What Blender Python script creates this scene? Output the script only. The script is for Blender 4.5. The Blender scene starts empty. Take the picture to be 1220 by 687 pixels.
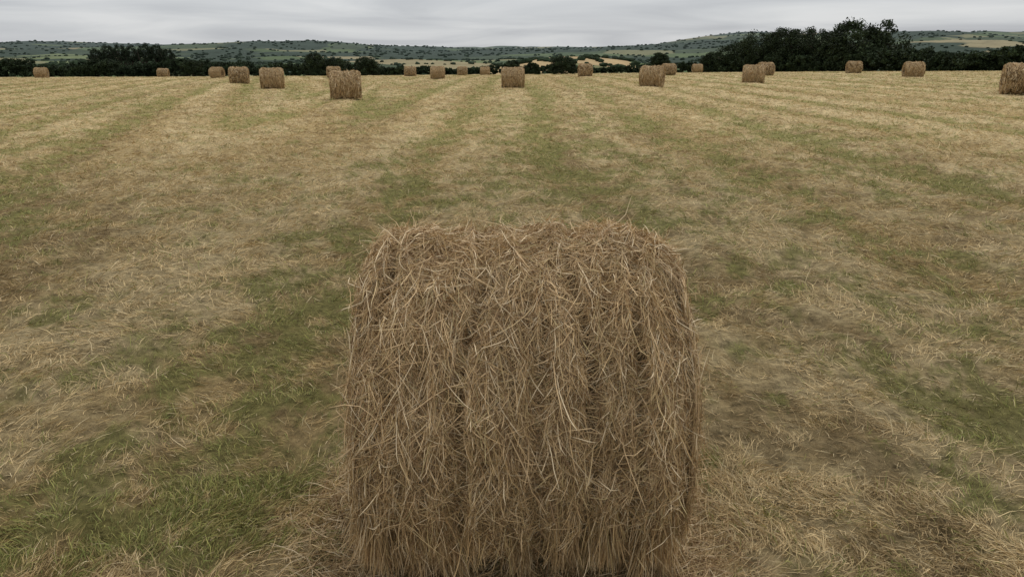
import bpy, math
import numpy as np
from mathutils import Vector
rng = np.random.default_rng(7)
scene = bpy.context.scene
scene.view_settings.view_transform = 'Standard'
scene.view_settings.look = 'None'
scene.view_settings.exposure = 0
COL = scene.collection

# ------------------------------------------------------------------ noise
TAB = np.random.default_rng(3).random((256, 256))
def vnoise(x, y):
    x = np.asarray(x, float); y = np.asarray(y, float)
    xi = np.floor(x).astype(int); yi = np.floor(y).astype(int)
    fx = x - xi; fy = y - yi
    fx = fx*fx*(3-2*fx); fy = fy*fy*(3-2*fy)
    a = TAB[xi & 255, yi & 255]; b = TAB[(xi+1) & 255, yi & 255]
    c = TAB[xi & 255, (yi+1) & 255]; d = TAB[(xi+1) & 255, (yi+1) & 255]
    return (a*(1-fx)+b*fx)*(1-fy)+(c*(1-fx)+d*fx)*fy
def fbm(x, y, o=4, g=0.5):
    s = 0; a = 1; t = 0
    for i in range(o):
        s = s + a*vnoise(x*2.03**i + 17.3*i, y*2.03**i + 9.1*i); t += a; a *= g
    return s/t
def sstep(a, b, x):
    t = np.clip((x-a)/(b-a), 0, 1); return t*t*(3-2*t)

# ------------------------------------------------------------------ terrain height
def H0(x, y):
    x = np.asarray(x, float); y = np.asarray(y, float)
    yc = np.clip(y, 35, 150)
    z = -0.00016*(yc-35)**2
    z = z + np.where(x > 0, 0.6*np.tanh(0.012*x/0.6), 0.4*np.tanh(0.006*x/0.4)) * sstep(3, 20, np.hypot(x, y))
    z = z - sstep(150, 620, y)*25
    ang = x/np.maximum(y, 200)
    hill = 64 + 62*(fbm(x/1100+5, y/1100+2, 4)-0.5)*2
    hill = hill + 40*sstep(0.10, 0.36, ang) + 6*sstep(0.0, -0.5, ang) + 10*np.exp(-((ang+.28)/.12)**2)
    z = z + sstep(900, 3600, y)*hill
    z = z + sstep(450, 1500, y)*36*(fbm(x/420+1, y/420+8, 4)-0.47)
    z = z + 23*np.exp(-((x-75)/120)**2-((y-930)/210)**2) + 9*np.exp(-((x-20)/60)**2-((y-760)/80)**2)
    z = z + 24*np.exp(-((x+420)/170)**2-((y-900)/230)**2)
    z = z + 22*np.exp(-((x-420)/190)**2-((y-1000)/230)**2)
    return z
def warp(x, y):
    left = sstep(-1, -6, x+0.12*y)
    return x + 0.31*y*left + 0.0016*np.maximum(x-3, 0)*y + 0.45*(fbm(x*0.08+3, y*0.06+1, 2)-0.5)*2
def rows(x, y):
    w = warp(x, y)
    s = 0.5+0.5*np.cos(2*math.pi*(w-1.05)/2.65+1.0*(fbm(x*.3, y*.15+70, 2)-.5))
    return s**2.5
def Hf(x, y):
    r = np.hypot(x, y)
    z = H0(x, y)
    z = z + 0.10*(fbm(x*0.12+4, y*0.12, 2)-0.5)*sstep(4, 14, r)
    z = z + 0.08*(fbm(x*1.3, y*0.8+3, 3)-0.5) + 0.08*(fbm(x*4.2, y*4.2, 3)-0.5)
    z = z - 0.06*rows(x, y)*sstep(4, 9, r)
    return z

# ------------------------------------------------------------------ field colour
def field_cols(x, y):
    wx = warp(x, y)
    rw = rows(x, y)*sstep(2, 6, np.hypot(x, y))
    streak = fbm(wx*0.95+11, y*0.04+3, 4)
    patch = fbm(x*1.2+50, y*0.8+21, 3)
    fine = fbm(x*3.6+5, y*2.8+33, 5, .78)
    mid = np.exp(-(x/(0.9+0.03*y))**2)*sstep(5, 8, y)*(1-sstep(20, 45, y))
    g = 0.20*streak+0.20*patch+0.60*fine + 0.03*mid + 0.075*(rw-.30)
    g = sstep(0.482, 0.60, g)
    p = sstep(0.38, 0.64, 0.38*fbm(wx*0.9+70, y*0.05+9, 3)+0.22*fbm(x*1.1+9, y*0.8+60, 3)+.40*fbm(x*5+9, y*4+60, 3)-.12*(rw-.3))
    b = sstep(0.50, 0.66, 0.30*fbm(wx*1.1+90, y*0.05+13, 3)+0.70*fbm(x*3+2, y*2.2, 4, .65)+.05*(rw-.3))
    return g, p, b
PALE = np.array([.56, .435, .235]); TAN = np.array([.42, .305, .142]); BRN = np.array([.235, .163, .076]); GRN = np.array([.225, .215, .068])
def mixc(a, b, t): return a*(1-t[:, None])+b*t[:, None]
def field_base(x, y):
    g, p, b = field_cols(x, y)
    n = len(x)
    c = mixc(np.tile(TAN, (n, 1)), np.tile(PALE, (n, 1)), p)
    c = mixc(c, np.tile(BRN, (n, 1)), 0.6*b)
    c = mixc(c, np.tile(GRN, (n, 1)), 0.75*g)
    return c, g, p, b

# ------------------------------------------------------------------ mesh helpers
def mk_mesh(name, V, F, C=None, smooth=False, F3=None):
    me = bpy.data.meshes.new(name)
    V = np.ascontiguousarray(V, np.float32)
    loops = []; tot = []
    if F is not None and len(F): loops.append(np.asarray(F).ravel()); tot.append(np.full(len(F), 4))
    if F3 is not None and len(F3): loops.append(np.asarray(F3).ravel()); tot.append(np.full(len(F3), 3))
    L = np.concatenate(loops).astype(np.int32); T = np.concatenate(tot).astype(np.int32)
    S = np.concatenate([[0], np.cumsum(T)[:-1]]).astype(np.int32)
    me.vertices.add(len(V)); me.vertices.foreach_set('co', V.ravel())
    me.loops.add(len(L)); me.loops.foreach_set('vertex_index', L)
    me.polygons.add(len(T)); me.polygons.foreach_set('loop_start', S)
    try: me.polygons.foreach_set('loop_total', T)
    except Exception: pass
    if smooth: me.polygons.foreach_set('use_smooth', np.ones(len(T), bool))
    me.update(calc_edges=True)
    if C is not None:
        at = me.color_attributes.new('Col', 'FLOAT_COLOR', 'POINT')
        c4 = np.ones((len(V), 4), np.float32); c4[:, :3] = C
        at.data.foreach_set('color', c4.ravel())
    return me
def obj(name, me, mat=None, parent=None, loc=(0, 0, 0), rot=(0, 0, 0)):
    o = bpy.data.objects.new(name, me); COL.objects.link(o)
    if mat is not None and me is not None and len(me.materials) == 0: me.materials.append(mat)
    o.location = loc; o.rotation_euler = rot
    if parent: o.parent = parent
    return o
def norm(v): return v/np.maximum(np.linalg.norm(v, axis=-1, keepdims=True), 1e-9)
def ribbons(P, W, C, tip=0.35):
    n, k, _ = P.shape
    D = np.gradient(P, axis=1)
    rv = rng.normal(size=(n, 1, 3))
    S = norm(np.cross(D, np.broadcast_to(rv, D.shape)))
    prof = np.ones(k); prof[-1] = tip; prof[0] = 0.7
    w = W[:, None, None]*prof[None, :, None]*0.5
    V = np.stack([P-S*w, P+S*w], axis=2).reshape(-1, 3)
    base = (np.arange(n)*k*2)[:, None]+(np.arange(k-1)*2)[None, :]
    F = np.stack([base, base+1, base+3, base+2], axis=-1).reshape(-1, 4)
    CC = np.repeat(C, k*2, axis=0)
    return V, F, CC
def cat(parts):
    Vs, Fs, Cs = [], [], []; o = 0
    for V, F, C in parts:
        Vs.append(V); Fs.append(F+o); Cs.append(C); o += len(V)
    return np.concatenate(Vs), np.concatenate(Fs), np.concatenate(Cs)

# ------------------------------------------------------------------ materials
def mat_attr(name, rough=0.85, spec=0.15, nscale=None, nstr=0.0, bump=0.0, bscale=30, transl=0.0):
    m = bpy.data.materials.new(name); m.use_nodes = True
    nt = m.node_tree; nd = nt.nodes; lk = nt.links
    b = nd['Principled BSDF']; b.inputs['Roughness'].default_value = rough
    b.inputs['Specular IOR Level'].default_value = spec
    a = nd.new('ShaderNodeAttribute'); a.attribute_name = 'Col'
    out = a.outputs['Color']
    geo = nd.new('ShaderNodeNewGeometry')
    if nscale:
        n = nd.new('ShaderNodeTexNoise'); n.inputs['Scale'].default_value = nscale; n.inputs['Detail'].default_value = 7
        n.inputs['Roughness'].default_value = 0.8
        lk.new(geo.outputs['Position'], n.inputs['Vector'])
        mr = nd.new('ShaderNodeMapRange'); mr.inputs['From Min'].default_value = 0.35; mr.inputs['From Max'].default_value = 0.65
        mr.inputs['To Min'].default_value = 1-nstr; mr.inputs['To Max'].default_value = 1+nstr
        lk.new(n.outputs['Fac'], mr.inputs['Value'])
        mx = nd.new('ShaderNodeVectorMath'); mx.operation = 'SCALE'
        lk.new(out, mx.inputs[0]); lk.new(mr.outputs[0], mx.inputs['Scale']); out = mx.outputs[0]
    lk.new(out, b.inputs['Base Color'])
    if bump:
        n2 = nd.new('ShaderNodeTexNoise'); n2.inputs['Scale'].default_value = bscale; n2.inputs['Detail'].default_value = 8
        n2.inputs['Roughness'].default_value = 0.75
        lk.new(geo.outputs['Position'], n2.inputs['Vector'])
        bp = nd.new('ShaderNodeBump'); bp.inputs['Strength'].default_value = bump; bp.inputs['Distance'].default_value = 0.05
        lk.new(n2.outputs['Fac'], bp.inputs['Height']); lk.new(bp.outputs[0], b.inputs['Normal'])
    return m
M_hay = mat_attr('hay_strands', 0.6, 0.2)
M_core = mat_attr('hay_core', 0.95, 0.05, 60, 0.5, 0.8, 80)
M_field = mat_attr('mown_field', 0.95, 0.05, 12, 0.55, 0.8, 20)
M_blade = mat_attr('straw_and_grass', 0.65, 0.15)
M_hill = mat_attr('hill_fields', 0.95, 0.05, 0.02, 0.2)
M_leaf = mat_attr('foliage', 0.7, 0.12)
M_wood = mat_attr('woodland', 0.95, 0.05)
M_bark = mat_attr('bark', 0.9, 0.1, 6, 0.3, 0.5, 20)

# ------------------------------------------------------------------ polar grids
def polar(a_dense, step, r):
    a = np.radians(np.concatenate([np.arange(-a_dense, a_dense, step), np.arange(a_dense, 360-a_dense, 3.0)]))
    A, R = np.meshgrid(a, r, indexing='ij')
    X = (R*np.sin(A)); Y = (R*np.cos(A))
    na, nr = A.shape
    i = np.arange(na); j = np.arange(nr-1)
    I, J = np.meshgrid(i, j, indexing='ij'); I2 = (I+1) % na
    F = np.stack([I*nr+J, I*nr+J+1, I2*nr+J+1, I2*nr+J], -1).reshape(-1, 4)
    return X.ravel(), Y.ravel(), F[:, ::-1]
x, y, F = polar(46, 0.2, np.geomspace(0.05, 175, 560))
z = Hf(x, y)
c, g, p, b = field_base(x, y)
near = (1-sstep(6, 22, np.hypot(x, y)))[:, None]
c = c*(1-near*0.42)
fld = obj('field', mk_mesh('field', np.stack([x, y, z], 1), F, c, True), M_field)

# hills
def voro(x, y, s):
    u = x/s; v = y/s; ui = np.floor(u).astype(int); vi = np.floor(v).astype(int)
    f1 = np.full(x.shape, 9.); f2 = np.full(x.shape, 9.); idd = np.zeros(x.shape)
    for a in (-1, 0, 1):
        for bb in (-1, 0, 1):
            ci = ui+a; cj = vi+bb
            px = ci+TAB[ci & 255, cj & 255]; py = cj+TAB[(cj+91) & 255, (ci+37) & 255]
            d = np.maximum(abs(u-px), abs(v-py))*0.6+np.hypot(u-px, v-py)*0.4
            hid = TAB[(ci*7+13) & 255, (cj*5+71) & 255]
            m = d < f1
            f2 = np.where(m, f1, np.minimum(f2, d)); idd = np.where(m, hid, idd); f1 = np.where(m, d, f1)
    return f2-f1, idd
def hillcol(x, y):
    e, idd = voro(x+0.25*y, y*0.8-0.1*x, 175.)
    pal = np.array([[.085, .115, .045], [.065, .088, .038], [.15, .175, .075], [.055, .072, .034], [.20, .19, .095], [.10, .13, .052], [.29, .24, .13], [.05, .068, .033]])
    c = pal[(idd*7.99).astype(int)]
    gold = ((x > -35) & (x < 135) & (y > 640) & (y < 1010))
    e2, id2 = voro(x+.3*y, y-.2*x, 70.)
    gc = np.where((id2 > 0.35)[:, None], np.array([.42, .305, .16]), np.where((id2 > .18)[:, None], np.array([.18, .18, .085]), np.array([.32, .25, .14])))
    c = np.where(gold[:, None], gc, c); e = np.where(gold, e2*1.1, e)
    ang = x/y
    w = sstep(0.50, 0.54, fbm(x/240+7, y/240+3, 4)+.06*np.exp(-((ang+.13)/.14)**2)-.05*sstep(.15, .3, ang))*(~gold)
    c = mixc(c, np.tile([.032, .047, .026], (len(x), 1)), w)
    painted_haze = sstep(400, 4500, y)*0.5  # aerial haze painted into the hill colours, growing with world y
    c = mixc(c, np.tile([.15, .18, .19], (len(x), 1)), painted_haze)
    return c, e, w, gold
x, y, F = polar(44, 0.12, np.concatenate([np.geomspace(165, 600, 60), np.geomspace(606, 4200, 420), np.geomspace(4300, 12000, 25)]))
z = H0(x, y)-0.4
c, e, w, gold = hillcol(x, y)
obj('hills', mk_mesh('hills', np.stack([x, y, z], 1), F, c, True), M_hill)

import bmesh
def ico(sub):
    bm = bmesh.new(); bmesh.ops.create_icosphere(bm, subdivisions=sub, radius=1)
    V = np.array([v.co[:] for v in bm.verts]); Fq = np.array([[v.index for v in f.verts] for f in bm.faces]); bm.free()
    return V, Fq
IV, IF = ico(2)
def blobs(cx, cy, cz, rx, rz, C, jit=0.22):
    n = len(cx); m = len(IV)
    j = 1+jit*rng.normal(size=(n, m))
    V = IV[None]*j[..., None]
    V = V*np.stack([rx, rx, rz], 1)[:, None, :]+np.stack([cx, cy, cz], 1)[:, None, :]
    Ft = (IF[None]+(np.arange(n)*m)[:, None, None]).reshape(-1, 3)
    CC = np.repeat(C, m, 0)*(0.75+0.5*rng.random((n*m, 1)))
    return V.reshape(-1, 3), Ft, CC
n = 330000
a = np.radians(rng.uniform(-43, 43, n)); r = 620*np.exp(rng.random(n)*np.log(4200/620))
x = r*np.sin(a); y = r*np.cos(a)
c, e, w, gold = hillcol(x, y)
score = np.where(w > 0.5, 0.024, 0) + np.where(e < 0.03, 0.13, 0)+0.0002
keep = rng.random(n) < score
x, y = x[keep], y[keep]
painted_haze = sstep(400, 4500, y)*0.5  # distance haze painted into the tree colours too, in blue-grey
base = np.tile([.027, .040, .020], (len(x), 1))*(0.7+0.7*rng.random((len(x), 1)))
cc = mixc(base, np.tile([.12, .15, .16], (len(x), 1)), painted_haze)
rr = rng.uniform(1.8, 4.0, len(x))
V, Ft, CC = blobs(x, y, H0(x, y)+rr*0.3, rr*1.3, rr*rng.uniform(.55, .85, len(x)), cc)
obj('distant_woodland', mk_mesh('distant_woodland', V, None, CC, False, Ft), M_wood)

# ------------------------------------------------------------------ foliage
def leaves(cen, rad, n, size, col):
    m = len(cen)
    d = norm(rng.normal(size=(m, n, 3)))*(rng.random((m, n, 1))**0.4)
    P = (cen[:, None]+d*rad[:, None, None]*np.array([1, 1, .8])).reshape(-1, 3)
    u = norm(rng.normal(size=P.shape)); v = norm(np.cross(u, rng.normal(size=P.shape)))
    s = size*rng.uniform(.5, 1.2, (len(P), 1))
    V = np.stack([P-u*s, P-v*s*.6, P+u*s, P+v*s*.6], 1).reshape(-1, 3)
    Fq = np.arange(len(P)*4).reshape(-1, 4)
    cl = rng.uniform(.6, 1.5, (m, 1, 1))*np.ones((m, n, 1))
    C = (np.array(col)[None]*cl.reshape(-1, 1)*rng.uniform(.7, 1.3, (len(P), 1)))
    return V, Fq, np.repeat(C, 4, 0)
def tube(p0, p1, r0, r1, k=7, bend=0.1):
    p0 = np.array(p0, float); p1 = np.array(p1, float); s = 5
    t = np.linspace(0, 1, s)[:, None]; P = p0+(p1-p0)*t
    off = rng.normal(size=3)*np.linalg.norm(p1-p0)*bend; P = P+off*np.sin(t*math.pi)
    R = r0+(r1-r0)*t[:, 0]
    d = norm((p1-p0)[None])[0]; a1 = norm(np.cross(d, [0.3, 1, 0.2])[None])[0]; a2 = np.cross(d, a1)
    th = np.linspace(0, 2*math.pi, k, endpoint=False)
    ring = np.cos(th)[:, None]*a1+np.sin(th)[:, None]*a2
    V = (P[:, None]+ring[None]*R[:, None, None]).reshape(-1, 3)
    I, J = np.meshgrid(np.arange(s-1), np.arange(k), indexing='ij')
    Fq = np.stack([I*k+J, I*k+(J+1) % k, (I+1)*k+(J+1) % k, (I+1)*k+J], -1).reshape(-1, 4)
    return V, Fq, np.tile([.07, .055, .04], (len(V), 1))
def tree(name, x, y, h, w, lean=0.0, col=(.025, .036, .015), dens=90, low=0.25, dome=.92):
    z0 = float(H0(x, y))-0.2
    e = bpy.data.objects.new(name, None); COL.objects.link(e); e.location = (x, y, z0)
    top = np.array([lean*h*0.5, 0, h*0.55]); parts = [tube((0, 0, 0), top, h*.045, h*.022)]
    cens = []; rads = []
    for i in range(11):
        az = i*2.4+rng.random(); t = rng.uniform(.3, 1)
        s0 = top*t
        rr = w*0.5*rng.uniform(.45, .8)
        zz_ = rng.uniform(low+.15, .8)
        s1 = np.array([math.cos(az)*rr+lean*h*.6, math.sin(az)*rr, h*zz_])
        parts.append(tube(s0, s1, h*.018, h*.006, 5))
        for q in range(6):
            f = rng.uniform(.5, 1.0)
            cens.append(s0+(s1-s0)*f+rng.normal(size=3)*np.array([w*.05, w*.05, h*.04])); rads.append(w*rng.uniform(.08, .13))
    for q in range(110):
        th = rng.uniform(0, 6.283); ph = rng.uniform(0.0, 1)
        R = math.sqrt(max(0, 1-ph*ph*dome))*rng.uniform(.7, 1.0)*(1+.12*math.sin(th*3+h))
        cens.append(np.array([math.cos(th)*w*.42*R+lean*h*.6, math.sin(th)*w*.42*R, h*(low+(.92-low)*ph*rng.uniform(.9, 1.02))])); rads.append(w*rng.uniform(.055, .10))
    obj('trunk', mk_mesh('trunk', *cat(parts)), M_bark, e)
    V, Fq, C = leaves(np.array(cens), np.array(rads), dens, max(.12, w*.014), col)
    obj('crown', mk_mesh('crown', V, Fq, C), M_leaf, e)
    return e
def hedge(name, pts, h, wid, n, leaf=0.2, col=(.027, .040, .017), tall=0.35, per=60):
    pts = np.array(pts, float); seg = np.linalg.norm(np.diff(pts, axis=0), axis=1); cum = np.concatenate([[0], np.cumsum(seg)])
    t = rng.random(n)*cum[-1]
    X = np.interp(t, cum, pts[:, 0]); Y = np.interp(t, cum, pts[:, 1])
    hh = h*(1+tall*(fbm(t/6+h*7, t*0+3, 3)-.5)*2.4)
    X = X+rng.normal(size=n)*wid*.4; Y = Y+rng.normal(size=n)*wid*.4
    Z = H0(X, Y)+hh*rng.random(n)**.7*.85
    cen = np.stack([X, Y, Z], 1)
    V, Fq, C = leaves(cen, rng.uniform(.4, .95, n)*h*.24, per, leaf, col)
    return obj(name, mk_mesh(name, V, Fq, C), M_leaf)
def W(px, Y): return Y*(px-610)/916.0
tree('oak_tree', W(1020, 128), 128, 8.6, 16.0, 0.06, low=.10, dens=110, dome=.75)
tree('oak_tree', W(982, 132), 132, 7.4, 9.6, -0.05, low=.08)
tree('oak_tree', W(938, 138), 138, 8.7, 11.5, 0.05, low=.10, dens=110, dome=.75)
tree('oak_tree', W(903, 142), 142, 8.0, 10.5, 0.0, low=.08, dome=.8)
tree('oak_tree', W(872, 148), 148, 6.4, 9.5, 0.0, low=.05)
tree('oak_tree', W(848, 150), 150, 4.4, 7, 0.0, low=.05)
tree('hawthorn_tree', W(786, 155), 155, 4.5, 5.5, 0, low=.05)
tree('hawthorn_tree', W(671, 165), 165, 4.1, 6.8, 0, low=.05)
tree('hawthorn_tree', W(610, 165), 165, 3.2, 5, 0, low=.05)
tree('hawthorn_tree', W(634, 168), 168, 2.8, 4, 0, low=.05)
tree('hawthorn_tree', W(376, 150), 150, 4.8, 6.5, 0, low=.05)
tree('hawthorn_tree', W(400, 152), 152, 4.1, 6.5, 0, low=.05)
tree('hawthorn_tree', W(437, 160), 160, 4.2, 7.0, 0, low=.05)
tree('hawthorn_tree', W(230, 150), 150, 3.6, 5.6, 0, low=.05)
for pxx, hh in ((118, 8.6), (132, 9.6), (147, 10), (160, 9.6), (176, 10.2), (190, 10), (203, 8.6)):
    tree('pine_tree', W(pxx, 225), 225, hh, 5.4, 0.02, low=.45, col=(.026, .037, .018), dens=45)
hedge('hedgerow', [(W(850, 150), 150), (W(940, 135), 135), (W(1060, 118), 118), (W(1160, 100), 100), (W(1290, 92), 92), (W(1500, 85), 85)], 3.0, 2.5, 2300)
hedge('hedgerow', [(W(-150, 160), 160), (W(40, 152), 152), (W(135, 158), 158)], 3.2, 3, 1100, tall=.5)
hedge('hedgerow', [(W(140, 175), 175), (W(300, 170), 170), (W(480, 172), 172)], 2.8, 2.5, 1200, tall=.7)
hedge('hedgerow', [(W(90, 215), 215), (W(215, 215), 215), (W(300, 230), 230)], 3.8, 4, 800, tall=.5)
hedge('hedgerow', [(W(480, 182), 182), (W(600, 178), 178), (W(760, 176), 176), (W(870, 160), 160)], 1.7, 2.5, 1200, tall=.8)

# ------------------------------------------------------------------ hay bales
R = 0.6
def hcols(n, xx=None, th=None):
    pal = np.array([[.57, .40, .215], [.46, .315, .155], [.72, .57, .36], [.27, .17, .085], [.53, .385, .195], [.40, .31, .15]])
    pr = np.array([.28, .21, .18, .13, .15, .05])
    c = pal[rng.choice(len(pal), n, p=pr)]*rng.uniform(.75, 1.2, (n, 1))
    if xx is not None: c = c*(.78+.5*fbm(xx*14+3, th*2.2+9, 3))[:, None]
    return c
def seams(xx, th, grooves):
    s = np.zeros_like(xx)
    for i, (gx, ga) in enumerate(grooves):
        a = ga*(.15+1.3*fbm(th*2.2+i*9, th*0+i*3.7, 2))
        s = s + a*np.exp(-((xx-gx-0.035*np.sin(th*2.3+gx*9)-.014*np.sin(th*7+i))/0.013)**2)
    return s
def bale_R(xx, th, hw, grooves, gd):
    r = R-.012+0.026*(fbm(xx*5+3, th*1.5+8, 3)-.5)*2+0.045*(fbm(xx*18, th*4.2, 3)-.5)*2
    r = r-gd*seams(xx, th, grooves)
    ed = np.clip((abs(xx)-(hw-.10))/.10, 0, 1)
    return r-0.07*ed**2.2
def bale(hw, nstr, wid, length, segs, grooves, gd, res, stray=0.20, gap=.014):
    nx, nt = res
    xs = np.linspace(-hw, hw, nx); th = np.linspace(0, 2*math.pi, nt, endpoint=False)
    X, T = np.meshgrid(xs, th, indexing='ij'); RR = bale_R(X, np.minimum(T, 2*math.pi-T), hw, grooves, gd)-0.035
    capk = 8; rings = []
    for s, Rr in ((-1, RR[0]), (1, RR[-1])):
        for q in np.linspace(1, 0, capk+1)[1:]:
            dx = s*(hw+0.02*(1-q)+0.012*math.sin(q*40))
            rings.append((s, np.full(nt, dx), Rr*max(q, .002)))
    Lx = [r_[1] for r_ in rings if r_[0] < 0][::-1]; Lr = [r_[2] for r_ in rings if r_[0] < 0][::-1]
    Rx = [r_[1] for r_ in rings if r_[0] > 0]; Rr_ = [r_[2] for r_ in rings if r_[0] > 0]
    AX = np.vstack([Lx, X, Rx]); AR = np.vstack([Lr, RR, Rr_]); AT = np.tile(th, (len(AX), 1))
    V = np.stack([AX, -np.cos(AT)*AR, np.sin(AT)*AR+R], -1).reshape(-1, 3)
    m = len(AX)
    I, J = np.meshgrid(np.arange(m-1), np.arange(nt), indexing='ij')
    Fq = np.stack([I*nt+J, I*nt+(J+1) % nt, (I+1)*nt+(J+1) % nt, (I+1)*nt+J], -1).reshape(-1, 4)
    V[:, 2] = np.maximum(V[:, 2], -0.01)
    core = (V, Fq, np.tile([.13, .085, .043], (len(V), 1)))
    n = nstr
    th = np.where(rng.random(n) < .65, rng.uniform(-1.25, 2.1, n), rng.uniform(-math.pi, math.pi, n))
    xx = rng.uniform(-hw, hw, n)
    kp = rng.random(n) > .75*np.clip(seams(xx, abs(th), grooves), 0, 1)
    th, xx = th[kp], xx[kp]; n = len(th)
    def frame(th): return np.stack([np.zeros_like(th), -np.cos(th), np.sin(th)], 1), np.stack([np.zeros_like(th), np.sin(th), np.cos(th)], 1)
    rad, tan = frame(th)
    lay = rng.random(n)
    r0 = bale_R(xx, abs(th), hw, grooves, gd)-0.03+0.035*lay
    P = rad*r0[:, None]; P[:, 0] = xx; P[:, 2] += R
    down = np.where((th > -1.57) & (th < 1.7), -1., 1.)*np.where(rng.random(n) < .8, 1, -1)
    flow = (fbm(xx*6+20, th*3.0+5, 3)-.5)*2.4
    dv = tan*down[:, None]
    dv[:, 0] += flow*.5+rng.normal(size=n)*.27
    cross = rng.random(n) < .22
    dv[cross] = tan[cross]*rng.normal(size=(cross.sum(), 1))*.9
    dv[cross, 0] += rng.normal(size=cross.sum())*.8
    dv = norm(dv)
    L = length*np.clip(np.exp(rng.normal(size=n)*.45), .3, 1.8)*(0.4+.5*rng.random(n))
    step = L/segs
    cap = gap+.02*lay
    st = rng.random(n) < stray
    cap[st] += rng.random(st.sum())**2.5*.12
    xcap = hw+.005+.03*rng.random(n)+np.where(st, .07*rng.random(n)**2, 0)
    pts = [P.copy()]; curl = rng.normal(size=(n, 3))*.15
    for s in range(segs):
        dv = dv+curl+rng.normal(size=(n, 3))*.10
        dv[:, 2] -= .06
        dv = norm(dv); P = P+dv*step[:, None]
        P[:, 0] = np.clip(P[:, 0], -xcap, xcap)
        rho = np.hypot(P[:, 1], P[:, 2]-R); t_ = np.arctan2(P[:, 2]-R, -P[:, 1])
        rm = bale_R(np.clip(P[:, 0], -hw, hw), abs(t_), hw, grooves, gd)-.015+.02*lay
        k = np.clip(rho, rm, rm+cap*(s+1)/segs)/np.maximum(rho, .01)
        P[:, 1] *= k; P[:, 2] = (P[:, 2]-R)*k+R
        low = P[:, 2] < .01
        P[low, 2] = .01+rng.random(low.sum())*.02
        pts.append(P.copy())
    parts = [core, ribbons(np.stack(pts, 1), wid*rng.uniform(.5, 1.5, n), hcols(n, xx, th))]
    n2 = int(nstr*.25); sgn = np.where(rng.random(n2) < .5, -1., 1.)
    th = rng.uniform(-math.pi, math.pi, n2); r = (R-.05)*np.sqrt(rng.random(n2)**.6)
    P = np.stack([sgn*(hw+.02*rng.random(n2)), -np.cos(th)*r, np.sin(th)*r+R], 1)
    rad, tan = frame(th)
    dv = tan*np.sign(rng.normal(size=n2))[:, None]+rng.normal(size=(n2, 3))*.35
    dv[:, 0] = sgn*np.abs(rng.normal(size=n2))*.14; dv[:, 2] -= .5
    dv = norm(dv); pts = [P.copy()]; step = length*rng.uniform(.4, 1, n2)/segs*.8
    xc = hw+.01+.07*rng.random(n2)**2
    for s in range(segs):
        dv = norm(dv+rng.normal(size=(n2, 3))*.12-np.array([0, 0, .22])); P = P+dv*step[:, None]
        P[:, 0] = sgn*np.clip(np.abs(P[:, 0]), hw+.004, xc)
        rho = np.hypot(P[:, 1], P[:, 2]-R); k = np.where((rho > R-.03), (R-.03)/rho, 1)
        P[:, 1] *= k; P[:, 2] = (P[:, 2]-R)*k+R
        P[:, 2] = np.maximum(P[:, 2], .01)
        pts.append(P.copy())
    parts.append(ribbons(np.stack(pts, 1), wid*rng.uniform(.5, 1.5, n2), hcols(n2)))
    # hay hanging down from the flanks in uneven locks
    n3 = int(nstr*.13); NL = 46
    lockc = rng.uniform(-hw, hw, NL); lockl = rng.uniform(.35, 1.15, NL); lockth = rng.uniform(-.75, .05, NL); lockd = rng.normal(size=NL)*.16
    li = rng.integers(0, NL, n3)
    th = lockth[li]+rng.normal(size=n3)*.14
    xx = np.clip(lockc[li]+rng.normal(size=n3)*.02, -hw-.015, hw+.015)
    side = np.where(rng.random(n3) < .75, 1, -1)
    r0 = bale_R(np.clip(xx, -hw, hw), abs(th), hw, grooves, gd)-.01
    P = np.stack([xx, -np.cos(th)*r0*side, np.sin(th)*r0+R], 1)
    dv = np.stack([lockd[li]+rng.normal(size=n3)*.12+.10*xx/hw, .10*rng.random(n3)*side, -np.ones(n3)], 1)
    dv = norm(dv); pts = [P.copy()]; step = length*1.3*rng.uniform(.5, 1.1, n3)*lockl[li]/segs
    for s in range(segs):
        dv = norm(dv+rng.normal(size=(n3, 3))*.08+np.stack([np.zeros(n3), .10*side, -.1*np.ones(n3)], 1)); P = P+dv*step[:, None]
        lowm = P[:, 2] < .015; P[lowm, 2] = .015; dv[lowm, 2] = 0
        pts.append(P.copy())
    parts.append(ribbons(np.stack(pts, 1), wid*rng.uniform(.5, 1.5, n3), hcols(n3, xx, th)))
    return parts
def bale_mesh(name, parts):
    V, Fq, C = cat(parts); me = mk_mesh(name, V, Fq, C)
    me.materials.append(M_core); me.materials.append(M_hay)
    mi = np.ones(len(Fq), np.int32); mi[:len(parts[0][1])] = 0
    me.polygons.foreach_set('material_index', mi)
    return me
gv = [(-.41, 1.1), (-.17, 1.2), (.02, .6), (.19, 1.1), (.38, 1.1), (-.29, .5), (.29, .4)]
fg = bale_mesh('hay_bale', bale(.512, 135000, .0021, .22, 5, gv, .065, (130, 260)))
obj('hay_bale', fg, loc=(.03, 2.57, -.015), rot=(0, 0, math.radians(1)))
variants = [bale_mesh('hay_bale_far', bale(.63, 9000, .012, .24, 3, [(-.4, .6), (-.1, .8), (.2, .7), (.42, .5)], .03, (30, 60), .06, .005)) for _ in range(3)]
BL = [(50, 89, 15, 1), (195, 100, 10, 1), (259, 84, -10, 1), (285, 56, 12, 1), (324, 45, 14, 1), (398, 78, 5, 1), (411, 33.3, 12, 1.0), (489, 92, 0, 1),
      (521.5, 72, 8, 1), (551, 104, 0, 1), (611, 45, 2, 1), (697, 76, 5, 1), (777, 44.5, -22, 1.0), (796, 78, 10, 1), (897.5, 49, -14, 1), (911, 69, 8, 1),
      (830, 106, 0, 1), (1016, 77, -6, 1), (1087, 57.5, -12, 1), (1218, 31, -25, 1.02), (578, 108, 0, 1)]
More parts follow.
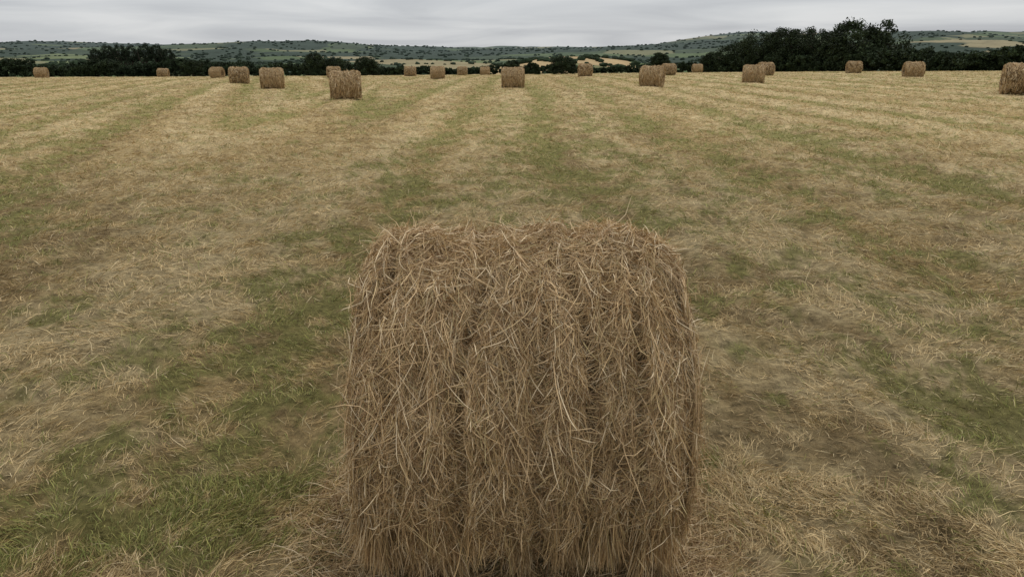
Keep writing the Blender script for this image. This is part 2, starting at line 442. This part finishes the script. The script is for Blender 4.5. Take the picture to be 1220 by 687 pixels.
for i, (pxx, Y, ro, s) in enumerate(BL):
    X = W(pxx, Y)
    o = obj('hay_bale', variants[i % 3], loc=(X, Y, float(Hf(np.array([X]), np.array([Y]))[0])-.03), rot=(0, 0, math.radians(ro+(180 if i % 2 else 0))))
    o.scale = (s, s, s*(1+.04*math.sin(i*3.1)))

# ------------------------------------------------------------------ straw and grass on the field
def scatter(n_try, rmin, rmax, expo):
    k = 2-expo; u = rng.random(n_try)
    r = (rmin**k+u*(rmax**k-rmin**k))**(1/k)
    a = np.radians(rng.uniform(-44, 44, n_try))
    return r*np.sin(a), r*np.cos(a), r
parts = []
x1, y1, r1 = scatter(120000, .6, 3.2, 0.2)
x2, y2, r2 = scatter(520000, 3.2, 115, 1.65)
x = np.concatenate([x1, x2]); y = np.concatenate([y1, y2]); r = np.concatenate([r1, r2])
dn = fbm(x*4+2, y*4+8, 3)
ok = rng.random(len(x)) < .25+1.3*sstep(.32, .62, dn)
x, y, r = x[ok], y[ok], r[ok]; n = len(x)
base, g, p, b = field_base(x, y)
sc = np.maximum(1, r/3.2)
L = .048*np.clip(np.exp(rng.normal(size=n)*.5), .3, 2.4)*np.minimum(sc**.4, 1.8)*(1-.2*g)
wd = .0023*rng.uniform(.6, 1.5, n)*sc**.72
flow = (fbm(x*2.4+4, y*2.0+6, 3)-.5)*11+1.4
ang = flow+rng.normal(size=n)*.8
up = np.abs(rng.normal(size=n))*.28+.03
isg = rng.random(n) < g*.55+.05
up = np.where(isg, rng.uniform(.5, 2.2, n), up)
up = np.where((~isg) & (rng.random(n) < .18), rng.uniform(.4, 1.6, n), up)
up = up*np.minimum(1, 1.6/sc**.25)
L = np.where(isg, L*.8, L)
dv = norm(np.stack([np.cos(ang), np.sin(ang), up], 1))
z = Hf(x, y)+.004
P0 = np.stack([x, y, z], 1)
P1 = P0+dv*L[:, None]*.5; dv2 = norm(dv+rng.normal(size=(n, 3))*.25-np.array([0, 0, .45])*up[:, None])
P2 = P1+dv2*L[:, None]*.5
P2[:, 2] = np.maximum(P2[:, 2], z+.004)
cs = base*rng.uniform(.65, 1.35, (n, 1))*np.array([1.06, 1.03, 1.0])
pale = rng.random(n) < .13
cs[pale] = np.array([.62, .49, .28])*rng.uniform(.7, 1.1, (pale.sum(), 1))
gc = np.array([.19, .205, .058])*rng.uniform(.6, 1.5, (n, 1))
gc = gc*np.where(rng.random((n, 1)) < .4, np.array([1.5, 1.3, 1.4]), 1)
cs = np.where(isg[:, None], gc, cs)
parts.append(ribbons(np.stack([P0, P1, P2], 1), wd, cs, .3))
# loose hay round the foot of the near bale
n = 12000
rr = np.abs(rng.normal(size=n))*.14
bx = rng.uniform(-.62, .62, n); sgn = np.where(rng.random(n) < .5, -1, 1)
x = .03+np.where(rng.random(n) < .4, sgn*(.53+rr), bx); y = 2.5+rng.uniform(-.55, .45, n)-rng.random(n)*.1
ang = rng.uniform(0, 6.283, n); L = rng.uniform(.06, .2, n)
z = Hf(x, y)+rng.random(n)*.05*np.exp(-rr*4)+.006
P0 = np.stack([x, y, z], 1); dv = norm(np.stack([np.cos(ang), np.sin(ang), rng.normal(size=n)*.12], 1))
P1 = P0+dv*L[:, None]*.5+rng.normal(size=(n, 3))*.006; P2 = P1+norm(dv+rng.normal(size=(n, 3))*.3)*L[:, None]*.5
P1[:, 2] = np.maximum(P1[:, 2], z); P2[:, 2] = np.maximum(P2[:, 2], z)
parts.append(ribbons(np.stack([P0, P1, P2], 1), .0026*rng.uniform(.6, 1.4, n), hcols(n)*.9))
V, Fq, C = cat(parts)
obj('cut_grass', mk_mesh('cut_grass', V, Fq, C), M_blade)

# ------------------------------------------------------------------ sky + sun
SUN_EL, SUN_AZ = 52, 20
wld = bpy.data.worlds.new('World'); scene.world = wld; wld.use_nodes = True
nt = wld.node_tree; nd = nt.nodes; lk = nt.links; nd.clear()
out = nd.new('ShaderNodeOutputWorld')
sky = nd.new('ShaderNodeTexSky'); sky.sky_type = 'NISHITA'; sky.sun_disc = False
sky.sun_elevation = math.radians(SUN_EL); sky.sun_rotation = math.radians(SUN_AZ)
b1 = nd.new('ShaderNodeBackground'); b1.inputs[1].default_value = .08; lk.new(sky.outputs[0], b1.inputs[0])
tc = nd.new('ShaderNodeTexCoord'); sp = nd.new('ShaderNodeSeparateXYZ'); lk.new(tc.outputs['Generated'], sp.inputs[0])
def math_(op, a, b=None, clamp=False):
    m = nd.new('ShaderNodeMath'); m.operation = op; m.use_clamp = clamp
    for i, v in enumerate((a, b)):
        if v is None: continue
        if isinstance(v, (int, float)): m.inputs[i].default_value = v
        else: lk.new(v, m.inputs[i])
    return m.outputs[0]
zz = math_('ADD', math_('MAXIMUM', sp.outputs['Z'], 0.0), .075)
cb = nd.new('ShaderNodeCombineXYZ'); lk.new(math_('DIVIDE', sp.outputs['X'], zz), cb.inputs[0]); lk.new(math_('DIVIDE', sp.outputs['Y'], zz), cb.inputs[1])
n1 = nd.new('ShaderNodeTexNoise'); n1.inputs['Scale'].default_value = .42; n1.inputs['Detail'].default_value = 5; n1.inputs['Roughness'].default_value = .5
n1.inputs['Distortion'].default_value = .6
lk.new(cb.outputs[0], n1.inputs['Vector'])
rp = nd.new('ShaderNodeValToRGB'); lk.new(n1.outputs['Fac'], rp.inputs[0])
rp.color_ramp.elements[0].position = .30; rp.color_ramp.elements[0].color = (.43, .447, .48, 1)
rp.color_ramp.elements[1].position = .68; rp.color_ramp.elements[1].color = (.68, .69, .70, 1)
el = rp.color_ramp.elements.new(.5); el.color = (.56, .577, .60, 1)
b2 = nd.new('ShaderNodeBackground'); lk.new(rp.outputs[0], b2.inputs[0])
lk.new(math_('ADD', 1.0, math_('MULTIPLY', math_('MAXIMUM', sp.outputs['Z'], 0.0), .9)), b2.inputs[1])
ms = nd.new('ShaderNodeMixShader'); ms.inputs[0].default_value = .93
lk.new(b1.outputs[0], ms.inputs[1]); lk.new(b2.outputs[0], ms.inputs[2]); lk.new(ms.outputs[0], out.inputs[0])
sl = bpy.data.lights.new('sun', 'SUN'); sl.energy = 1.0; sl.angle = math.radians(14); sl.color = (1, .95, .87)
so = bpy.data.objects.new('sun', sl); COL.objects.link(so)
d = Vector((math.sin(math.radians(SUN_AZ))*math.cos(math.radians(SUN_EL)), math.cos(math.radians(SUN_AZ))*math.cos(math.radians(SUN_EL)), math.sin(math.radians(SUN_EL))))
so.rotation_euler = d.to_track_quat('Z', 'Y').to_euler()

cam = bpy.data.cameras.new('camera'); cam.lens = 26; cam.sensor_width = 36; cam.clip_end = 20000; cam.clip_start = .05
co = bpy.data.objects.new('camera', cam); COL.objects.link(co); co.location = (0, 0, 1.78); co.rotation_euler = (math.radians(90-17.48), 0, 0)
scene.camera = co
